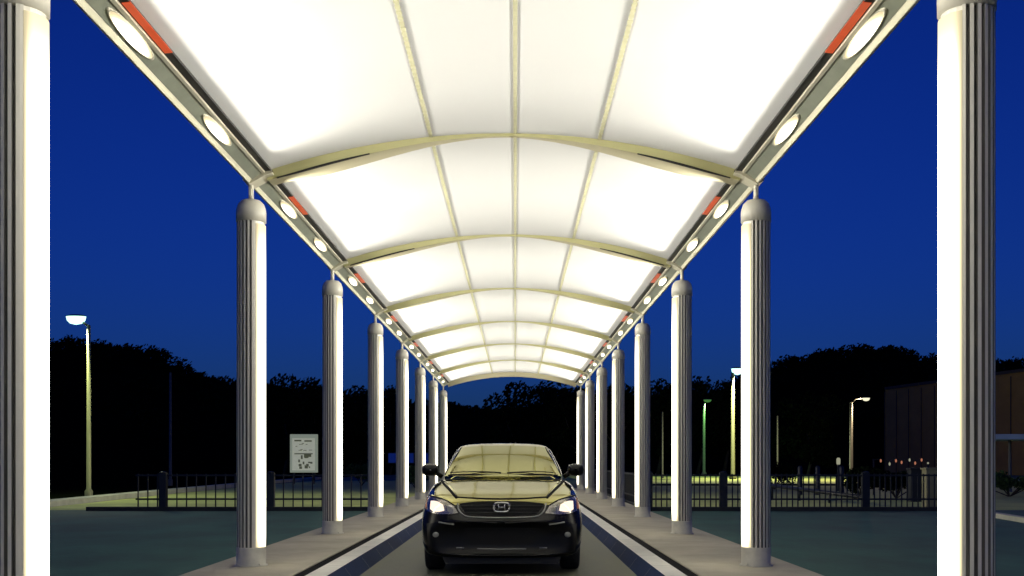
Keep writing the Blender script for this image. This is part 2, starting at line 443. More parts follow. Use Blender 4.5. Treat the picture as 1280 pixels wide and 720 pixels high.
# lamps in the edge beams
def make_lamp(s, red):
    t = thing('recessed_lamp', 'lamp', 'lamp')
    # rim + lens lying on the slanted panel; local x axis across, y along
    b = MB(); c = MB(); n = 28; L = .42; Wd = .048
    tilt = math.atan2(.072, .101)
    def P(x, y, h):   # x across (towards lane), h out of the panel, downward
        return (-s*(x*math.cos(tilt)+h*math.sin(tilt)), y, x*math.sin(tilt)-h*math.cos(tilt))
    rows = [(1.06, 0), (1.06, .010), (1.0, .013), (.97, .010)]
    vs = [P(Wd*k*math.cos(2*math.pi*i/n), L*(k if k > 1 else k)*math.sin(2*math.pi*i/n), h) for k, h in rows for i in range(n)]
    fs = [(a*n+i, a*n+(i+1) % n, (a+1)*n+(i+1) % n, (a+1)*n+i) for a in range(3) for i in range(n)]
    b.add(vs, fs, True); b.build('rim', M['cream_metal'], t)
    rows = [(.97, .010), (.8, .022), (.45, .030), (.05, .032)]
    vs = [P(Wd*k*math.cos(2*math.pi*i/n), L*k*math.sin(2*math.pi*i/n), h) for k, h in rows for i in range(n)]
    fs = [(a*n+i, a*n+(i+1) % n, (a+1)*n+(i+1) % n, (a+1)*n+i) for a in range(3) for i in range(n)]+[tuple(range(3*n, 4*n))]
    c.add(vs, fs, True); c.build('lens', M['lens'], t)
    if red:
        q = MB(); q.prism_y([(-s*.084, .040), (-s*.143, .046), (-s*.138, .056), (-s*.088, .056)], -.42, .45)
        q.build('red_strip', M['red'], t)
    return t
gapname = ['before the second column', 'between second and third columns', 'between third and fourth columns', 'between fourth and fifth columns', 'between fifth and sixth columns', 'between sixth and seventh columns', 'between the last two columns']
GAIN = .92
for s, side in ((-1, 'left'), (1, 'right')):
    pr = {}
    for k in range(len(YALL)-1):
        ya, yb = YALL[k], YALL[k+1]
        for which, fr in (('first', .28), ('second', .69)):
            y = ya+(yb-ya)*fr
            red = which == 'first'
            for pw, spr, up in ((27, 70, .02), (25, 122, .16)):     # unseen, stretched to even the canopy; narrow beam across, wide wash near the edge
                ar = light('canopy_uplight', 'AREA', (CX+s*2.35, y, H+2.87), pw*GAIN, (1.0, .968, .90), shape='RECTANGLE', size=2.2, size_y=.10, spread=R(spr))
                ar.rotation_euler = Vector((-s*1.0, 0, up)).to_track_quat('-Z', 'Y').to_euler()
            if k < 3: continue
            o = copy_tree(pr[red]) if red in pr else make_lamp(s, red)
            pr.setdefault(red, o)
            o.location = (CX+s*2.506, y, H+2.9195)
            tag(o, f'oval lamp {"with red strip" if red else "without red"} in {side} canopy edge, {gapname[k-3]}', 'lamp', f'oval lamps in the {side} canopy edge')

# ------------------------------------------------------------------ fences
def fence(name, label, x0, x1, y, posts, top=.88, low=.29, step=.135, dense=True, gate=None):
    t = thing(name, label, 'fence', (0, y, 0))
    b = MB(); b.box(x0-1.2 if x0 < -5 else x0, x1, -.09, .09, 0, .10); b.build('base_kerb', M['dark_kerb'], t)
    for z in (top, low):
        b = MB(); b.box(x0, x1, -.015, .015, z-.022, z+.022); b.build('rail', M['black_metal'], t)
    b = MB(); x = x0+.06
    while x < x1:
        b.box(x-.014, x+.014, -.012, .012, .10, top+.04); x += step
    b.build('pickets', M['black_metal'], t)
    for p in posts:
        b = MB(); b.box(p-.09, p+.09, -.07, .07, 0, top+.06); b.lathe([(.09, top+.06), (.10, top+.08), (.02, top+.10)], 4, p, 0, False)
        b.build('post', M['black_metal'], t)
    return t
fence('metal_fence', 'black picket fence crossing behind the right row of columns', 3.15, 11.0, 27.0, [3.3, 5.14, 8.66])
fence('metal_fence', 'low black picket fence crossing behind the left row of columns', -9.4, -3.4, 27.05, [-8.72, -6.05, -3.55], step=.24)
t = thing('metal_fence', 'black picket fence running away beside the far right columns', 'fence', (3.25, 27.3, 0))
b = MB(); b.box(-.08, .08, 0, 18, 0, .1); b.build('base_kerb', M['dark_kerb'], t)
for z in (.88, .29):
    b = MB(); b.box(-.015, .015, 0, 18, z-.02, z+.02); b.build('rail', M['black_metal'], t)
b = MB()
for k in range(120): b.box(-.012, .012, .1+k*.15, .13+k*.15, .1, .92)
b.build('pickets', M['black_metal'], t)
# low guard rail further back
t = thing('guard_rail', 'sloping dark guard rail behind the right picket fence', 'guard rail')
b = MB()
pa = at(965, 607, 36); pb = at(1082, 622, 30)
b.tube([pa, pb], .06, 8); b.build('rail', M['black_metal'], t)
for f_ in (0, .33, .66, 1):
    p = pa.lerp(pb, f_); b = MB(); b.tube([(p.x, p.y, 0), (p.x, p.y, p.z)], .045, 8); b.build('post', M['black_metal'], t)
for px, hgt in ((1000, .0), (1022, .0), (1052, .0)):
    p = at(px, 597, 40); b = MB(); b.lathe([(.09, 0), (.09, 1.0), (.05, 1.06), (.01, 1.07)], 12)
    o = b.build('bollard', M['black_metal']); o.location = (p.x, 40, 0)
    tag(o, {1000: 'left one of three dark bollards beyond the right fence', 1022: 'middle one of three dark bollards beyond the right fence', 1052: 'right one of three dark bollards beyond the right fence'}[px], 'bollard', 'dark bollards beyond the fence')

# pale kerbs
def kerb_line(pts, w, h, m, name='kerb'):
    b = MB()
    for (x0, y0), (x1, y1) in zip(pts, pts[1:]):
        d = Vector((x1-x0, y1-y0, 0)).normalized(); nrm = Vector((-d.y, d.x, 0))*w/2
        a = Vector((x0, y0, 0)); c = Vector((x1, y1, 0))
        q = [a-nrm, a+nrm, c+nrm, c-nrm]
        b.add(q+[v+Vector((0, 0, h)) for v in q], [(0,1,2,3),(4,5,6,7),(0,1,5,4),(1,2,6,5),(2,3,7,6),(3,0,4,7)])
    return tag(b.build(name, m), kind='structure')
kerb_line([(-11.6, 22), (-12.7, 29), (-13.2, 40), (-13.6, 54), (-13.6, 75)], .55, .16, M['kerb'])
kerb_line([(9.3, 27.3), (11.5, 26.3), (13, 24.5), (9.6+1.6, 20), ], .001, .001, M['dark_kerb'], 'kerb_line') if False else None
kerb_line([(11.0, 27.0), (10.6, 24.5), (10.2, 21.6), (11.5, 20.6), (16, 20.0)], .2, .1, M['kerb'])
kerb_line([(3.6, 55.4), (26, 55.4)], .4, .1, M['dark_kerb'])

# ------------------------------------------------------------------ street lamps and poles
def street_lamp(loc, h, off, head, headm, polem, label, power=0, col=(1, 1, .7), r=.065, kind='SPOT', arm=False, dropx=0):
    t = thing('street_lamp', label, 'street lamp', loc)
    b = MB(); b.lathe([(r*1.7, 0), (r*1.7, .25), (r, .32), (r*.75, h), (r*.4, h+.03)], 14); b.build('pole', polem, t)
    b = MB()
    if arm: b.tube([(0, 0, h-.05), (off*.3, 0, h+.22), (off*.9, 0, h+.30)], .035, 8)
    else: b.tube([(0, 0, h-.02), (off*.5, 0, h+.12)], .035, 8)
    b.build('arm', polem, t)
    hl, hh = head; hz = h+(.30 if arm else .30)
    b = MB(); n = 16; vs = []; fs = []
    rows = [(0.03, .22), (.6, .18), (.95, .08), (1.0, 0)]
    for k, zz in rows:
        for i in range(n):
            a = 2*math.pi*i/n; vs.append((off+hl/2*k*math.cos(a), hl*.3*k*math.sin(a), hz+hh*zz+(-math.copysign(.12, off)*.0)))
    for a_ in range(3):
        for i in range(n): fs.append((a_*n+i, a_*n+(i+1) % n, (a_+1)*n+(i+1) % n, (a_+1)*n+i))
    b.add(vs, fs, True); b.build('lamp_housing', M['pole_grey'], t)
    b = MB(); vs = []
    rows = [(1.0, 0), (.90, -.38), (.60, -.66), (.05, -.78)]
    for k, zz in rows:
        for i in range(n):
            a = 2*math.pi*i/n; vs.append((off+hl/2*k*math.cos(a), hl*.3*k*math.sin(a), hz+hh*zz))
    b.add(vs, fs+[tuple(range(3*n, 4*n))], True); b.build('lamp_lens', headm, t)
    if power:
        kw = dict(spot_size=R(165), spot_blend=.6) if kind == 'SPOT' else {}
        lp = light('street_lamp_light', kind, (off, 0, hz-hh*1.05), power, col, t, shadow_soft_size=.05, **kw)
    return t
p = at(111, 600, 36)
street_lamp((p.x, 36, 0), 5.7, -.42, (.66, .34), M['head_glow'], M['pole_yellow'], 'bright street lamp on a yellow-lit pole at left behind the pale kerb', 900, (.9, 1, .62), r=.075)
p = at(916, 600, 75)
street_lamp((p.x, 75, 0), 7.3, .3, (.8, .55), M['head_glow'], M['pole_dim'], 'bright street lamp just left of the second right column', 5500, (.95, 1, .5), r=.15)
p = at(880, 600, 95)
street_lamp((p.x, 95, 0), 6.3, .3, (.7, .3), M['head_green'], M['pole_grey'], 'dim greenish street lamp between the second and third right columns', 900, (.35, 1, .25), r=.13)
p = at(1064, 600, 70)
street_lamp((p.x, 70, 0), 5.0, .95, (.5, .26), M['head_dim'], M['pole_dark'], 'small street lamp with a curved arm left of the brown building', 1500, (1, .74, .42), r=.12, arm=True, kind='POINT')
for px, py, d, lab in ((213, 466, 55, 'thin unlit grey pole at left before the hill'), (828, 515, 80, 'thin unlit pole seen right of the third right column'), (972, 520, 80, 'thin unlit pole right of the second right column'), (1265, 556, 42, None)):
    if lab is None: continue
    p = at(px, py, d); b = MB(); b.lathe([(.11, 0), (.11, .3), (.075, .35), (.055, p.z), (.02, p.z+.02)], 12)
    o = b.build('utility_pole', M['pole_dark' if px > 300 else 'pole_grey']); o.location = (p.x, d, 0); tag(o, lab, 'pole')
# no lamp is added over the far paving

# ------------------------------------------------------------------ notice board at left
p = at(380, 592, 60)
t = thing('notice_board', 'pale lit information board with dark marks, between first two visible left columns', 'notice board', (p.x, 60, 0))
b = MB(); b.box(-.75, .75, -.12, .12, .62, 2.72); b.build('cabinet', M['kiosk'], t, bevel=.02)
b = MB(); b.box(-.62, .62, -.135, -.122, .74, 2.50); b.build('face', M['board_lit'], t)
b = MB()
rr = random.Random(3)
for z in (2.38, 2.36): b.box(-.5, -.12, -.145, -.136, z-.03, z+.03); b.box(.05, .45, -.145, -.136, z-.05, z+.01)
b.box(-.5, .5, -.145, -.136, 1.62, 1.68)
for k in range(16):
    x = rr.uniform(-.5, .4); z = rr.uniform(.8, 1.5); b.box(x, x+rr.uniform(.05, .16), -.145, -.136, z, z+rr.uniform(.05, .22))
for k in range(8):
    x = rr.uniform(-.5, .3); z = rr.uniform(1.8, 2.2); b.box(x, x+rr.uniform(.1, .2), -.145, -.136, z, z+.03)
b.build('markings', M['board_mark'], t)
for s in (-1, 1):
    b = MB(); b.box(s*.55-.05, s*.55+.05, -.05, .05, 0, .63); b.build('leg', M['black_metal'], t)
# blue lit panel between left columns
p = at(510, 572, 70)
t = thing('light_panel', 'faint blue glowing panel far behind the left columns', 'light panel', (p.x, 70, 0))
for x0, x1 in ((-1.25, -.7), (-.15, .35), (1.0, 1.3)):
    b = MB(); b.box(x0, x1, -.04, .04, 1.15, 1.75); b.build('lit_panel', M['blue_glow'], t)
b = MB(); b.box(-1.3, 1.35, .045, .10, 1.10, 1.80); b.box(-.05, .05, .045, .1, 0, 1.1); b.build('frame', M['black_metal'], t)

# ------------------------------------------------------------------ buildings right
t = thing('building', 'plain brown flat-roofed building behind the nearest right column', 'building')
pts = [(41, 121), (43.2, 108), (45.2, 96), (47.5, 82)]
nx, ny = Vector((47.5-41, 82-121, 0)).normalized().xy; 
b = MB(); a = Vector((41, 121, 0)); c = Vector((48.5, 76, 0)); back = Vector((30, 5, 0)); Hb = H+8.0
q = [a, c, c+back, a+back]
b.add(q+[v+Vector((0, 0, Hb)) for v in q], [(0,1,5,4),(1,2,6,5),(2,3,7,6),(3,0,4,7),(4,5,6,7)]); b.build('wall', M['brown_wall'], t)
d = (c-a).normalized(); nn = Vector((d.y, -d.x, 0));
if nn.x > 0: nn = -nn
b = MB(); n_ = 18
for k in range(n_+1):
    pp = a.lerp(c, k/n_)+nn*.03; w_ = d*.06
    q = [pp-w_, pp+w_, pp+w_+nn*.05, pp-w_+nn*.05]
    b.add([v for v in q]+[v+Vector((0, 0, Hb-.3)) for v in q], [(0,1,5,4),(1,2,6,5),(2,3,7,6),(3,0,4,7),(4,5,6,7)])
b.build('cladding_joints', M['brown_dark'], t)
b = MB(); q = [a+nn*.1, c+nn*.1, c+nn*.1+Vector((.4, 0, 0)), a+nn*.1+Vector((.4, 0, 0))]
b.add([v+Vector((0, 0, Hb-.05)) for v in q]+[v+Vector((0, 0, Hb+.25)) for v in q], [(0,1,2,3),(0,1,5,4),(1,2,6,5),(2,3,7,6),(3,0,4,7),(4,5,6,7)])
b.build('parapet', M['brown_dark'], t)
# small shelter
p0 = at(1236, 549, 44)
t = thing('shelter', 'low pale flat shelter roof on a thin post right of the nearest right column', 'shelter', (p0.x-.6, 44, 0))
b = MB(); b.box(0, 6, -1.2, 2, 2.08, 2.30); b.build('roof', M['shelter'], t, bevel=.03)
for x in (1.45, 5.5):
    b = MB(); b.lathe([(.10, 0), (.07, .08), (.06, 2.08)], 12, x, 0); b.build('post', M['pole_grey'], t)
# ochre pillars
for px, yt, w, d, m, lab in ((1163, 587, .34, 29, M['gate_stone'], 'pale ochre gate pillar left of the nearest right column'), (1143, 587, .32, 33, M['dark_kerb'], 'dark gate pillar beside the ochre pillar')):
    p = at(px, yt, d); b = MB(); b.box(-w/2, w/2, -w/2, w/2, 0, p.z); b.box(-w/2-.03, w/2+.03, -w/2-.03, w/2+.03, p.z, p.z+.05)
    o = b.build('gate_pillar', m, bevel=.01); o.location = (p.x, d, 0); tag(o, lab, 'pillar')
# string of small lights
t = thing('string_lights', 'row of small reddish lights strung low before the brown building', 'string lights')
bp_ = [(1092, 577), (1101, 576), (1112, 580), (1120, 576), (1127, 578), (1137, 575), (1144, 579), (1152, 575), (1160, 579)]
P3 = [at(x, y, 40) for x, y in bp_]
b = MB(); b.tube([v+Vector((0, 0, .07)) for v in P3], .012, 6); b.build('cable', M['black_metal'], t)
for v in (P3[0], P3[-1]):
    b = MB(); b.tube([(v.x, v.y, 0), (v.x, v.y, v.z+.1)], .03, 8); b.build('post', M['black_metal'], t)
for k, v in enumerate(P3[1:]):
    b = MB(); b.lathe([(.012, .06), (.030, .035), (.036, 0), (.026, -.04), (.008, -.06)], 10); o = b.build('bulb', M['bulb_red' if k % 3 != 1 else 'bulb_white'], t); o.location = v
# small bollard light
p = at(1048, 577, 45); t = thing('bollard_light', 'small pale bollard light left of the red lights', 'bollard light', (p.x, 45, 0))
b = MB(); b.lathe([(.07, 0), (.06, 1.05), (.06, 1.1)], 12); b.build('post', M['black_metal'], t)
b = MB(); b.lathe([(.06, 1.10), (.08, 1.15), (.08, 1.33), (.04, 1.38)], 12); b.build('lamp', M['bulb_white'], t)

# ------------------------------------------------------------------ vegetation
def leaves(b, c, rad, n, size, rnd, squash=.8):
    for _ in range(n):
        while True:
            v = Vector((rnd.uniform(-1, 1), rnd.uniform(-1, 1), rnd.uniform(-1, 1)))
            if .25 < v.length < 1: break
        p = Vector(c)+Vector((v.x*rad, v.y*rad, v.z*rad*squash))
        a = Vector((rnd.gauss(0, 1), rnd.gauss(0, 1), rnd.gauss(0, 1))).normalized(); d = a.orthogonal().normalized(); e = a.cross(d)
        s = size*rnd.uniform(.6, 1.3)
        b.add([p-d*s, p+e*s*.5, p+d*s, p-e*s*.5], [(0, 1, 2, 3)])
def tree(loc, h, w, label, seed, group='dark trees before the hills', mat_=None, n=18):
    rnd = random.Random(seed); t = thing('tree', label, 'tree', loc, group)
    b = MB(); b.tube([(0, 0, 0), (.05*w, 0, h*.25), (0, .05, h*.5), (.03*w, 0, h*.8)], .045*h*.5, 8, .02)
    cl = []
    for k in range(n):
        a = rnd.uniform(0, 6.28); zz = rnd.uniform(.22, .92); rr = w*.5*math.sin(math.pi*min(1, (zz-.08)*1.0))**.6*rnd.uniform(.2, 1)
        cl.append((rr*math.cos(a), rr*math.sin(a), h*zz))
    cl.append((0, 0, h*.93))
    for c in cl[:9]: b.tube([(0, 0, h*.3), (c[0]*.6, c[1]*.6, (h*.3+c[2])*.5), c], .012*h, 5, .01)
    b.build('trunk', M['bark'], t)
    b = MB()
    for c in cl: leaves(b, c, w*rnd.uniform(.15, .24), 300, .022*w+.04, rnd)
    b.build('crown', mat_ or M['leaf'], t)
    return t
specs = [(648, 484, 105, 9, 'tallest dark tree under the far end of the canopy'), (690, 486, 112, 10, 'dark tree under the far canopy end right of centre'),
 (722, 489, 100, 7, 'dark tree behind the farthest right columns'), (356, 474, 110, 9, 'dark tree right of the second left column'),
 (392, 484, 100, 8, 'dark tree above the notice board'), (447, 488, 105, 8, 'dark tree between the third and fourth left columns'),
 (487, 489, 100, 7, 'dark tree between the fourth and fifth left columns'), (770, 487, 110, 8, 'dark tree between fifth and sixth right columns'),
 (822, 481, 108, 9, 'dark tree between third and fourth right columns'), (872, 484, 110, 10, 'green-lit tree behind the dim greenish lamp'),
 (905, 480, 112, 8, 'dark tree beside the bright right street lamp'), (1010, 500, 100, 7, 'dark tree before the right hill')]
for k, (px, py, d, w, lab) in enumerate(specs):
    p = at(px, py, d); tree((p.x, d, 0), p.z, w, lab, 20+k)
# shrubs
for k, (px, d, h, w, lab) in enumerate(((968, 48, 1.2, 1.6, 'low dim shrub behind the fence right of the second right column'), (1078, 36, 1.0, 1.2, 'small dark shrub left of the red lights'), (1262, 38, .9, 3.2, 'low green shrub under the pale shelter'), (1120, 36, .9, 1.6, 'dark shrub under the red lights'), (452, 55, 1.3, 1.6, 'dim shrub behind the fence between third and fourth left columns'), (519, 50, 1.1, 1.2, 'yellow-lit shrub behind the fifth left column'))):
    rnd = random.Random(50+k); p = at(px, 600, d)
    t = thing('shrub', lab, 'shrub', (p.x, d, 0), 'low shrubs beyond the fences')
    b = MB(); cs = [(rnd.uniform(-w/2, w/2)*.7, rnd.uniform(-.4, .4), h*rnd.uniform(.35, .8)) for _ in range(9)]
    for c in cs: b.tube([(0, 0, 0), c], .02, 5)
    b.build('stem', M['bark'], t)
    b = MB()
    for c in cs: leaves(b, c, h*.34, 300, .06, rnd)
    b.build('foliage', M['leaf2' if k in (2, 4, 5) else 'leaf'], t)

# hills
prof = [(-900, 470), (-200, 440), (0, 425), (66, 420), (110, 418), (150, 426), (190, 427), (212, 436), (240, 456), (262, 467), (300, 469), (340, 476), (400, 486), (460, 492), (500, 494), (560, 498), (590, 503), (620, 508), (640, 502), (720, 494), (760, 490), (800, 487), (850, 489), (900, 481), (940, 456), (965, 443), (1000, 437), (1040, 430), (1090, 427), (1130, 434), (1160, 444), (1180, 448), (1240, 446), (1280, 441), (1400, 445), (1600, 470), (2300, 500)]
D = 240.0
def ridge(x):
    px = VX+x*F/D
    for (a, ya), (c, yc) in zip(prof, prof[1:]):
        if a <= px <= c:
            return H+(VY-(ya+(yc-ya)*(px-a)/(c-a)))*D/F-3.0
    return 8
b = MB(); NX, NY = 150, 22; rnd = random.Random(5)
for j in range(NY):
    y = 150+j*8.6
    for i in range(NX):
        x = -270+i*540/(NX-1); tt = max(0, min(1, (y-150)/90)); g = tt*tt*(3-2*tt)
        if y > D: g = 1-.35*(y-D)/100
        b.v.append((x, y, ridge(x)*g-.3+rnd.uniform(-.4, .4)*g))
for j in range(NY-1):
    for i in range(NX-1):
        b.f.append([j*NX+i, j*NX+i+1, (j+1)*NX+i+1, (j+1)*NX+i]); b.mi.append(0); b.sm.append(True)
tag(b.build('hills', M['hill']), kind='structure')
b = MB(); rnd = random.Random(9)
for k in range(950):
    x = rnd.uniform(-150, 150); y = rnd.choice([rnd.uniform(228, 246), rnd.uniform(180, 246)]); tt = (y-150)/90; tt = min(1, tt); g = tt*tt*(3-2*tt)
    zz = ridge(x)*g; r = rnd.uniform(1.5, 2.6)
    leaves(b, (x, y, zz+r*.2), r, 90, .46, rnd, .85)
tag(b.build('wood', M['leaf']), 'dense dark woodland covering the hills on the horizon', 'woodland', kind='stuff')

# ------------------------------------------------------------------ car
CARX, CARY = -.145, 11.6
car = thing('parked_car', 'dark four-door saloon car facing the camera in the lane with headlights lit', 'car', (CARX, CARY, 0))
def loft(stations, sub=2):
    bm = bmesh.new(); rings = []
    for st in stations:
        y, pts, bow = st; n = len(pts); ring = []
        full = [(x, z) for x, z in pts]+[(-x, z) for x, z in pts[-2:0:-1]]
        for x, z in full:
            ring.append(bm.verts.new((x, y+bow*(abs(x)/.87)**2.6, z)))
        rings.append(ring)
    n = len(rings[0])
    for a, c in zip(rings, rings[1:]):
        for i in range(n): bm.faces.new((a[i], a[(i+1) % n], c[(i+1) % n], c[i]))
    half = len(stations[0][1])
    for ring in (rings[0], rings[-1]):       # cap as quads across the two sides
        L = ring[:half]; Rr = [ring[0]]+ring[:half-1:-1]; Rr = Rr+[ring[half-1]]
        for i in range(half-1):
            q = []
            for v in (L[i], L[i+1], Rr[i+1], Rr[i]):
                if v not in q: q.append(v)
            if len(q) > 2:
                try: bm.faces.new(q)
                except ValueError: pass
    bmesh.ops.recalc_face_normals(bm, faces=bm.faces)
    me = bpy.data.meshes.new('loft'); bm.to_mesh(me); bm.free()
    o = bpy.data.objects.new('tmp', me); C.objects.link(o)
    m = o.modifiers.new('s', 'SUBSURF'); m.levels = sub; m.render_levels = sub
    dg = bpy.context.evaluated_depsgraph_get(); dg.update()
    me2 = bpy.data.meshes.new_from_object(o.evaluated_get(dg)); bpy.data.objects.remove(o)
    return me2
def sec(zt, xc, zc, xs, zs, xm, zm, zl=.45, xl=None, zs2=.27, zb=.20):
    xl = xl or xm-.02
    return [(0, zt), (xc*.55, zt-.004), (xc, zc), (xs, zs), (xm, zm), (xm, zl), (xl, zs2), (xl-.10, zb), (0, zb)]
st = [(.0, sec(.56, .46, .555, .60, .54, .70, .48, .40, .69, .28, .23), .16),
      (.015, sec(.60, .55, .595, .68, .575, .78, .51, .40, .76, .25, .20), .16),
      (.045, sec(.655, .58, .65, .73, .62, .835, .54, .41, .81, .24, .19), .16),
      (.085, sec(.775, .60, .755, .75, .725, .855, .60, .42, .83, .24, .185), .17),
      (.15, sec(.835, .62, .815, .77, .785, .868, .64, .43, .845, .24, .18), .17),
      (.33, sec(.885, .66, .872, .81, .856, .875, .67, .45), .10),
      (.7, sec(.955, .69, .938, .825, .912, .88, .69, .45), .02),
      (1.1, sec(1.045, .71, 1.015, .82, .965, .88, .71, .45), 0),
      (1.8, sec(1.03, .73, .99, .81, .95, .88, .72, .45), 0),
      (2.8, sec(1.03, .73, .99, .81, .955, .88, .73, .45), 0),
      (3.5, sec(1.05, .70, 1.02, .80, .96, .87, .73, .45), 0),
      (4.1, sec(1.06, .66, 1.03, .77, .97, .85, .73, .46), -.02),
      (4.35, sec(1.03, .62, 1.00, .74, .94, .83, .70, .46), -.08),
      (4.42, sec(.85, .60, .84, .70, .80, .80, .66, .44, None, .32, .27), -.10),
      (4.46, sec(.62, .5, .61, .62, .60, .70, .55, .46, None, .40, .36), -.10)]
bodyme = loft(st)
body = bpy.data.objects.new('body', bodyme); C.objects.link(body)
body.parent = car
bodyme.materials.clear(); bodyme.materials.append(M['paint']); bodyme.materials.append(M['trim']); bodyme.materials.append(M['paint_side'])
# wheel arches cut by boolean
arches = MB()
for y in (.86, 3.50):
    for s in (-1, 1):
        n = 28; vs = [(x, y+.345*math.cos(2*math.pi*i/n), .315+.345*math.sin(2*math.pi*i/n)) for x in (s*.62, s*.98) for i in range(n)]
        arches.add(vs, [(i, (i+1) % n, n+(i+1) % n, n+i) for i in range(n)]+[tuple(range(n)), tuple(range(n, 2*n))])
cut = arches.build('cut', M['trim'])
mo = body.modifiers.new('b', 'BOOLEAN'); mo.object = cut; mo.operation = 'DIFFERENCE'; mo.solver = 'EXACT'
body.parent = None
dg = bpy.context.evaluated_depsgraph_get(); dg.update()
newme = bpy.data.meshes.new_from_object(body.evaluated_get(dg)); body.modifiers.clear(); body.data = newme; body.parent = car
bpy.data.objects.remove(cut)
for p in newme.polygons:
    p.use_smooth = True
    if p.center.z < .66 or (p.center.z < .80 and abs(p.normal.z) < .5): p.material_index = 2  # lower and steep faces get the shade as a darker paint
try:
    newme.set_sharp_from_angle(angle=R(45))
except Exception: pass
def csec(zt, xr, zr, xb, zb=.95):
    return [(0, zt), (xr*.6, zt-.006), (xr*.93, zr+.012), (xr+.02, zr-.02), ((xr+xb)/2+.015, (zr+zb)/2), (xb, zb), (xb*.6, zb-.06), (0, zb-.06)]
cst = [(1.02, csec(1.035, .60, 1.025, .66, .98), .14), (1.10, csec(1.075, .62, 1.06, .70, .97), .14), (1.50, csec(1.27, .59, 1.245, .74, .96), .12), (1.83, csec(1.405, .555, 1.375, .76, .96), .08),
       (2.3, csec(1.462, .55, 1.425, .78, .96), .02), (2.9, csec(1.435, .52, 1.40, .77, .97), 0), (3.3, csec(1.26, .54, 1.23, .74, .98), -.04), (3.7, csec(1.06, .56, 1.04, .68, .98), -.08)]
cabme = loft(cst); cabme.materials.clear(); cabme.materials.append(M['paint'])
for p in cabme.polygons: p.use_smooth = True
cab = bpy.data.objects.new('cabin', cabme); C.objects.link(cab); cab.parent = car
def bvh(me):
    bm = bmesh.new(); bm.from_mesh(me); t = BVHTree.FromBMesh(bm); bm.free(); return t
BB = bvh(newme); BC = bvh(cabme)
def curve(pts, t):
    t = max(0, min(1, t)); n = len(pts)-1; k = min(n-1, int(t*n)); f = t*n-k
    p0 = pts[max(0, k-1)]; p1 = pts[k]; p2 = pts[k+1]; p3 = pts[min(n, k+2)]
    return tuple(.5*((2*b_)+(-a+c)*f+(2*a-5*b_+4*c-d_)*f*f+(-a+3*b_-3*c+d_)*f**3) for a, b_, c, d_ in zip(p0, p1, p2, p3))
def cast(tree_, p, axis):
    if axis == 'y': o, d = Vector((p[0], -2, p[1])), Vector((0, 1, 0))
    elif axis == 'z': o, d = Vector((p[0], p[1], 3)), Vector((0, 0, -1))
    elif axis == 'back': o, d = Vector((p[0], 7, p[1])), Vector((0, -1, 0))
    else:
        sgn = axis[0]; o, d = Vector((sgn*3, p[0], p[1])), Vector((-sgn, 0, 0))
    h, nrm, _, _ = tree_.ray_cast(o, d)
    return (h, nrm) if h is not None else None
def patch(tree_, top, bot, axis, off=.004, n=24, m=8, lin=False, thick=.006):
    b = MB(); vs = []; bk = []; last = None
    for j in range(m+1):
        for i in range(n+1):
            a = curve(top, i/n); c = curve(bot, i/n); f = j/m
            p = tuple(x+(y-x)*f for x, y in zip(a, c))
            r = cast(tree_, p, axis)
            if r is None: r = last or (Vector((p[0], 0, p[1])), Vector((0, -1, 0)))
            last = r
            vs.append(r[0]+r[1]*off); bk.append(r[0]-r[1]*thick)
    fs = [(j*(n+1)+i, j*(n+1)+i+1, (j+1)*(n+1)+i+1, (j+1)*(n+1)+i) for j in range(m) for i in range(n)]
    b.add(vs, fs, True)
    # skirt
    W_ = n+1; loop = [i for i in range(n+1)]+[(j+1)*W_-1 for j in range(1, m+1)]+[m*W_+i for i in range(n-1, -1, -1)]+[j*W_ for j in range(m-1, 0, -1)]
    k = len(loop); b.add([vs[i] for i in loop]+[bk[i] for i in loop], [(i, (i+1) % k, k+(i+1) % k, k+i) for i in range(k)])
    return b
def strip(tree_, pts, axis, r, n=30, off=0, closed=False):
    out = []
    for i in range(n+1):
        h = cast(tree_, curve(pts, i/n), axis)
        if h: out.append(h[0]+h[1]*off)
    return MB().tube(out, r, 6)
# lower front darkened, shade put into its paint (bumper skin)
patch(BB, [(-.80, .55), (-.5, .57), (0, .585), (.5, .57), (.80, .55)], [(-.78, .25), (-.5, .235), (0, .235), (.5, .235), (.78, .25)], 'y', .003, 60, 14).build('bumper', M['paint_low'], car)
# hood panel with shut lines
hood = patch(BB, [(-.685, 1.10), (-.35, 1.06), (0, 1.04), (.35, 1.06), (.685, 1.10)], [(-.475, .235), (-.25, .17), (0, .15), (.25, .17), (.475, .235)], 'z', .006, 40, 24).build('hood', M['paint'], car)
for s in (-1, 1):
    strip(BB, [(s*.70, 1.12), (s*.66, .85), (s*.60, .6), (s*.535, .36), (s*.485, .22)], 'z', .014, 30, .003).build('shut_line', M['gap'], hood)
b = strip(BB, [(-.48, .225), (-.25, .16), (0, .14), (.25, .16), (.48, .225)], 'z', .007, 30, .003); b.build('shut_line', M['gap'], hood)
# cowl + wipers
cw = patch(BB, [(-.66, 1.155), (0, 1.12), (.66, 1.155)], [(-.66, 1.10), (0, 1.06), (.66, 1.10)], 'z', .012, 30, 3).build('cowl', M['trim'], car)
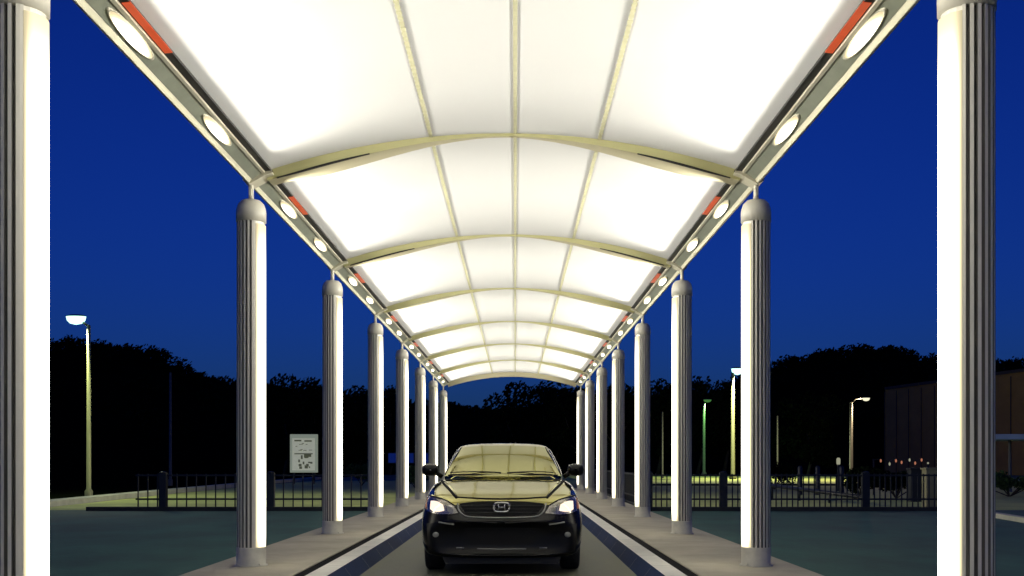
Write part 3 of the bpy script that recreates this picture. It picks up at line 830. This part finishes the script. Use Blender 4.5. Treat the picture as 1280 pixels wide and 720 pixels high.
# windscreen, roof edge, pillars, side glass
wsb = MB(); n_, m_ = 40, 20; vs = []
for lay in (0, 1):
    for j in range(m_+1):
        f = j/m_
        for i in range(n_+1):
            u = -1+2*i/n_; hw = .672+(.505-.672)*f
            q = Vector((u*hw, (1.045+.15*u*u)*(1-f)+(1.80+.085*u*u)*f, 1.036+(1.398-1.036)*f-.022*abs(u)**3*f))
            bul = .030*math.sin(math.pi*f)*(1-.4*u*u)+.012-lay*.03
            vs.append(q+Vector((0, -.42, .9))*bul)
K = (n_+1)*(m_+1)
fs = [(j*(n_+1)+i, j*(n_+1)+i+1, (j+1)*(n_+1)+i+1, (j+1)*(n_+1)+i) for j in range(m_) for i in range(n_)]
wsb.add(vs, fs+[tuple(K+k for k in f_[::-1]) for f_ in fs], True)
lp_ = [i for i in range(n_+1)]+[(j+1)*(n_+1)-1+0 for j in range(1, m_+1)]+[m_*(n_+1)+i for i in range(n_-1, -1, -1)]+[j*(n_+1) for j in range(m_-1, 0, -1)]
wsb.add([vs[i] for i in lp_]+[vs[K+i] for i in lp_], [(i, (i+1) % len(lp_), len(lp_)+(i+1) % len(lp_), len(lp_)+i) for i in range(len(lp_))])
ws = wsb.build('windscreen', M['glass'], car)
for s in (-1, 1):
    strip(BC, [(s*.672, 1.05), (s*.62, 1.15), (s*.565, 1.27), (s*.512, 1.378)], 'y', .011, 24, .003).build('windscreen_seal', M['gap'], ws)
strip(BC, [(-.66, 1.052), (-.3, 1.060), (0, 1.063), (.3, 1.06), (.66, 1.052)], 'y', .010, 24, .003).build('windscreen_seal', M['gap'], ws)
for x0, x1 in ((-.60, -.02), (.05, .58)):
    pts = []
    for i in range(9):
        x = x0+(x1-x0)*i/8; h = cast(BC, (x, 1.072+.012*math.sin(i/8*3)), 'y')
        if h: pts.append(h[0]+h[1]*.016)
    MB().tube(pts, .006, 6).build('wiper', M['trim'], car)
for s in (-1, 1):
    for (ya, yb, nm) in ((1.62, 2.25, 'front'), (2.32, 2.95, 'rear')):
        xt = [(ya+.30 if nm == 'front' else ya, 1.355), (yb, 1.365 if nm == 'front' else 1.33)]
        xb_ = [(ya-.10 if nm == 'front' else ya, 1.02), (yb if nm == 'front' else yb+.25, 1.02)]
        patch(BC, xt, xb_, (s,), .005, 12, 8).build('side_window', M['side_glass'], car)
patch(BC, [(-.46, 1.37), (0, 1.385), (.46, 1.37)], [(-.58, 1.09), (0, 1.10), (.58, 1.09)], 'back', .005, 20, 10).build('rear_window', M['side_glass'], car)
for s in (-1, 1):
    for pts in ([(1.35, .98), (1.36, .6), (1.40, .33)], [(2.28, .98), (2.28, .6), (2.28, .33)], [(3.22, .98), (3.12, .72), (3.05, .5)]):
        strip(BB, pts, (s,), .004, 12).build('door_gap', M['gap'], car)
    for y in (2.08, 2.98):
        h = cast(BB, (y, .80), (s,)); 
        if h: MB().tube([h[0]+Vector((0, -.08, 0)), h[0]+Vector((s*.03, -.05, 0)), h[0]+Vector((s*.03, .05, 0)), h[0]+Vector((0, .08, 0))], .011, 8).build('door_handle', M['paint'], car)
# grille
GT = [(-.455, .765), (-.25, .785), (0, .791), (.25, .785), (.455, .765)]; GB = [(-.365, .645), (-.2, .636), (0, .634), (.2, .636), (.365, .645)]
gr = patch(BB, GT, GB, 'y', .004, 40, 8).build('grille', M['gap'], car)
strip(BB, [(-.470, .765), (-.452, .70), (-.41, .65), (-.35, .628), (-.18, .62), (0, .618), (.18, .62), (.35, .628), (.41, .65), (.452, .70), (.470, .765)], 'y', .008, 60, .004).build('chrome_frame', M['dull_chrome'], gr)
for z in (.670, .705, .742):
    w = .40+(z-.64)*.5
    strip(BB, [(-w, z), (0, z+.003), (w, z)], 'y', .0045, 24, .005).build('grille_bar', M['trim'], gr)
# badge: rounded silver frame with an H-like mark
def badge():
    c = cast(BB, (0, .725), 'y')[0]; y = c.y-.022
    b = MB(); pts = []
    for i in range(33):
        a = 2*math.pi*i/32; ca, sa = math.cos(a), math.sin(a)
        pts.append((.080*math.copysign(abs(ca)**.5, ca), y, .728+.047*math.copysign(abs(sa)**.5, sa)))
    b.tube(pts, .012, 8)
    for s in (-1, 1): b.tube([(s*.036, y, .765), (s*.030, y, .73), (s*.040, y, .690)], .0085, 8)
    b.tube([(-.032, y, .728), (.032, y, .728)], .0085, 8)
    b.build('badge', M['chrome'], gr)
badge()
# lower intake and bumper details
li = patch(BB, [(-.40, .50), (0, .51), (.40, .50)], [(-.34, .33), (0, .325), (.34, .33)], 'y', .0055, 30, 6).build('lower_intake', M['gap'], car)
strip(BB, [(-.26, .285), (0, .282), (.26, .285)], 'y', .006, 20, .004).build('intake_trim', M['dull_chrome'], li)
for s in (-1, 1):
    strip(BB, [(s*.50, .548), (s*.58, .556), (s*.665, .568)], 'y', .009, 12, .004).build('marker_strip', M['lamp_lens'], car)
    h = cast(BB, (s*.70, .435), 'y')
    b = MB(); n = 18; c = h[0]
    b.add([(c.x+.030*math.cos(2*math.pi*i/n)*k, c.y-yy, c.z+.026*math.sin(2*math.pi*i/n)*k) for k, yy in ((1.1, -.02), (1.1, .012), (.9, .014), (.02, .016)) for i in range(n)],
          [(a*n+i, a*n+(i+1) % n, (a+1)*n+(i+1) % n, (a+1)*n+i) for a in range(3) for i in range(n)], True)
    b.build('fog_lamp', M['lamp_lens'], car)
    h = cast(BB, (s*.44, .295), 'y'); c = h[0]
    MB().tube([c+Vector((-.04, -.004, 0)), c+Vector((.04, -.004, 0))], .008, 6).build('tow_cover', M['dull_chrome'], car)
# headlights
for s in (-1, 1):
    HT = [(s*.505, .735), (s*.60, .785), (s*.71, .815), (s*.80, .83)]
    HBm = [(s*.46, .665), (s*.58, .652), (s*.70, .655), (s*.80, .680)]
    hl = patch(BB, HT, HBm, 'y', .003, 24, 10).build('headlight', M['reflector'], car)
    patch(BB, [(s*.625, .75), (s*.68, .778), (s*.73, .787), (s*.765, .785)], [(s*.61, .690), (s*.66, .678), (s*.72, .678), (s*.765, .70)], 'y', .006, 18, 8).build('bulb', M['headlamp'], hl)
    patch(BB, [(s*.535, .72), (s*.56, .735), (s*.58, .735)], [(s*.52, .68), (s*.55, .672), (s*.575, .68)], 'y', .006, 8, 4).build('indicator', M['lamp_lens'], hl)
    patch(BB, HT, HBm, 'y', .014, 24, 10, thick=0).build('lens', M['clear'], hl)
    strip(BB, [(s*.50, .742), (s*.60, .795), (s*.71, .826), (s*.81, .842)], 'y', .008, 20, .003).build('headlight_seal', M['gap'], hl)
    patch(BB, [(s*.815, .82), (s*.835, .815)], [(s*.81, .70), (s*.835, .71)], 'y', .004, 4, 6).build('turn_signal', M['amber'], car)
    light('headlight_light', 'SPOT', (s*.68, -.05, .72), 14, (1, .9, .78), car, spot_size=R(80), spot_blend=.9, shadow_soft_size=.05).rotation_euler = (R(-80), 0, 0)
    # mirrors
    b = MB(); vs = []; n = 16
    for k, (yy, rx, rz_) in enumerate(((-.10, .02, .015), (-.08, .085, .055), (-.03, .112, .075), (.04, .115, .08), (.05, .10, .07), (.05, .01, .01))):
        for i in range(n):
            a = 2*math.pi*i/n; ca_, sa_ = math.cos(a), math.sin(a); vs.append((s*.862+rx*.86*math.copysign(abs(ca_)**.7, ca_), 1.44+yy, 1.115+rz_*.92*math.copysign(abs(sa_)**.7, sa_)+s*0))
    b.add(vs, [(a*n+i, a*n+(i+1) % n, (a+1)*n+(i+1) % n, (a+1)*n+i) for a in range(5) for i in range(n)], True)
    b.tube([(s*.72, 1.46, 1.03), (s*.80, 1.45, 1.09)], .028, 8)
    b.build('wing_mirror', M['paint_low'], car)
# tail lamps
for s in (-1, 1):
    patch(BB, [(s*.50, .92), (s*.76, .92)], [(s*.50, .76), (s*.78, .76)], 'back', .006, 10, 5).build('tail_light', M['tail'], car)
# wheels
def wheel(y, s):
    w = thing('wheel', None, None, (s*.755, y, .315)); w.parent = car
    def ring(prof, n=36):
        b = MB(); vs = []
        for r, x in prof:
            for i in range(n): a = 2*math.pi*i/n; vs.append((s*x, r*math.cos(a), r*math.sin(a)))
        b.add(vs, [(k*n+i, k*n+(i+1) % n, (k+1)*n+(i+1) % n, (k+1)*n+i) for k in range(len(prof)-1) for i in range(n)], True); return b
    ring([(.20, -.10), (.29, -.105), (.312, -.085), (.315, -.03), (.315, .03), (.312, .085), (.29, .105), (.205, .10), (.205, .02)]).build('tyre', M['tyre'], w)
    b = ring([(.205, .08), (.195, .085), (.19, .03), (.06, .045), (.05, .06), (.001, .062)])
    for k in range(7):
        a = 2*math.pi*k/7; b.tube([(s*.055, .04*math.cos(a), .04*math.sin(a)), (s*.075, .195*math.cos(a), .195*math.sin(a))], .018, 6)
    b.build('rim', M['rim'], w)
for y in (.86, 3.50):
    for s in (-1, 1): wheel(y, s)
# underbody so nothing shows through
MB().box(-.62, .62, .25, 4.2, .15, .5).build('underbody', M['trim'], car)
MB().prism_y([(-.66, .25), (-.60, .12), (.60, .12), (.66, .25)], .16, .24).build('under_car_shade', M['trim'], car)  # dark block added to stand for the shadow under the car

car.scale = (1.01, 1, 1.005)
# ------------------------------------------------------------------ world, sun, camera
w = bpy.data.worlds.new('World'); S.world = w; w.use_nodes = True; nt = w.node_tree
bg = nt.nodes['Background']; sky = nt.nodes.new('ShaderNodeTexSky'); sky.sky_type = 'NISHITA'; sky.sun_disc = False
SE, SR = R(9), R(180)
sky.sun_elevation = SE; sky.sun_rotation = SR; sky.air_density = 1.5; sky.dust_density = .3; sky.ozone_density = 4
mx = nt.nodes.new('ShaderNodeMix'); mx.data_type = 'RGBA'; mx.blend_type = 'MULTIPLY'; mx.inputs[0].default_value = 1
mx.inputs[7].default_value = (.034, .140, .96, 1)
nt.links.new(sky.outputs[0], mx.inputs[6]); nt.links.new(mx.outputs[2], bg.inputs[0]); bg.inputs[1].default_value = .064
sl = light('sun', 'SUN', (0, -20, 30), .01, (.5, .65, 1), angle=R(5))
sl.rotation_euler = Vector((0, math.cos(SE), -math.sin(SE))).to_track_quat('-Z', 'Y').to_euler()

cam = bpy.data.cameras.new('camera'); co = bpy.data.objects.new('camera', cam); C.objects.link(co); S.camera = co
co.location = (0, 0, H); co.rotation_euler = (R(90), 0, 0)
cam.sensor_width = 36; cam.lens = F*36/1280; cam.shift_x = -4/1280; cam.shift_y = (577-360)/1280
cam.clip_start = .05; cam.clip_end = 3000
S.view_settings.view_transform = 'Standard'; S.view_settings.look = 'None'; S.view_settings.exposure = 0; S.view_settings.gamma = 1
S.render.engine = 'CYCLES'; cy = S.cycles
cy.use_denoising = True; cy.max_bounces = 8; cy.diffuse_bounces = 4; cy.glossy_bounces = 4; cy.sample_clamp_indirect = 6; cy.use_light_tree = True
cy.caustics_reflective = False; cy.caustics_refractive = False
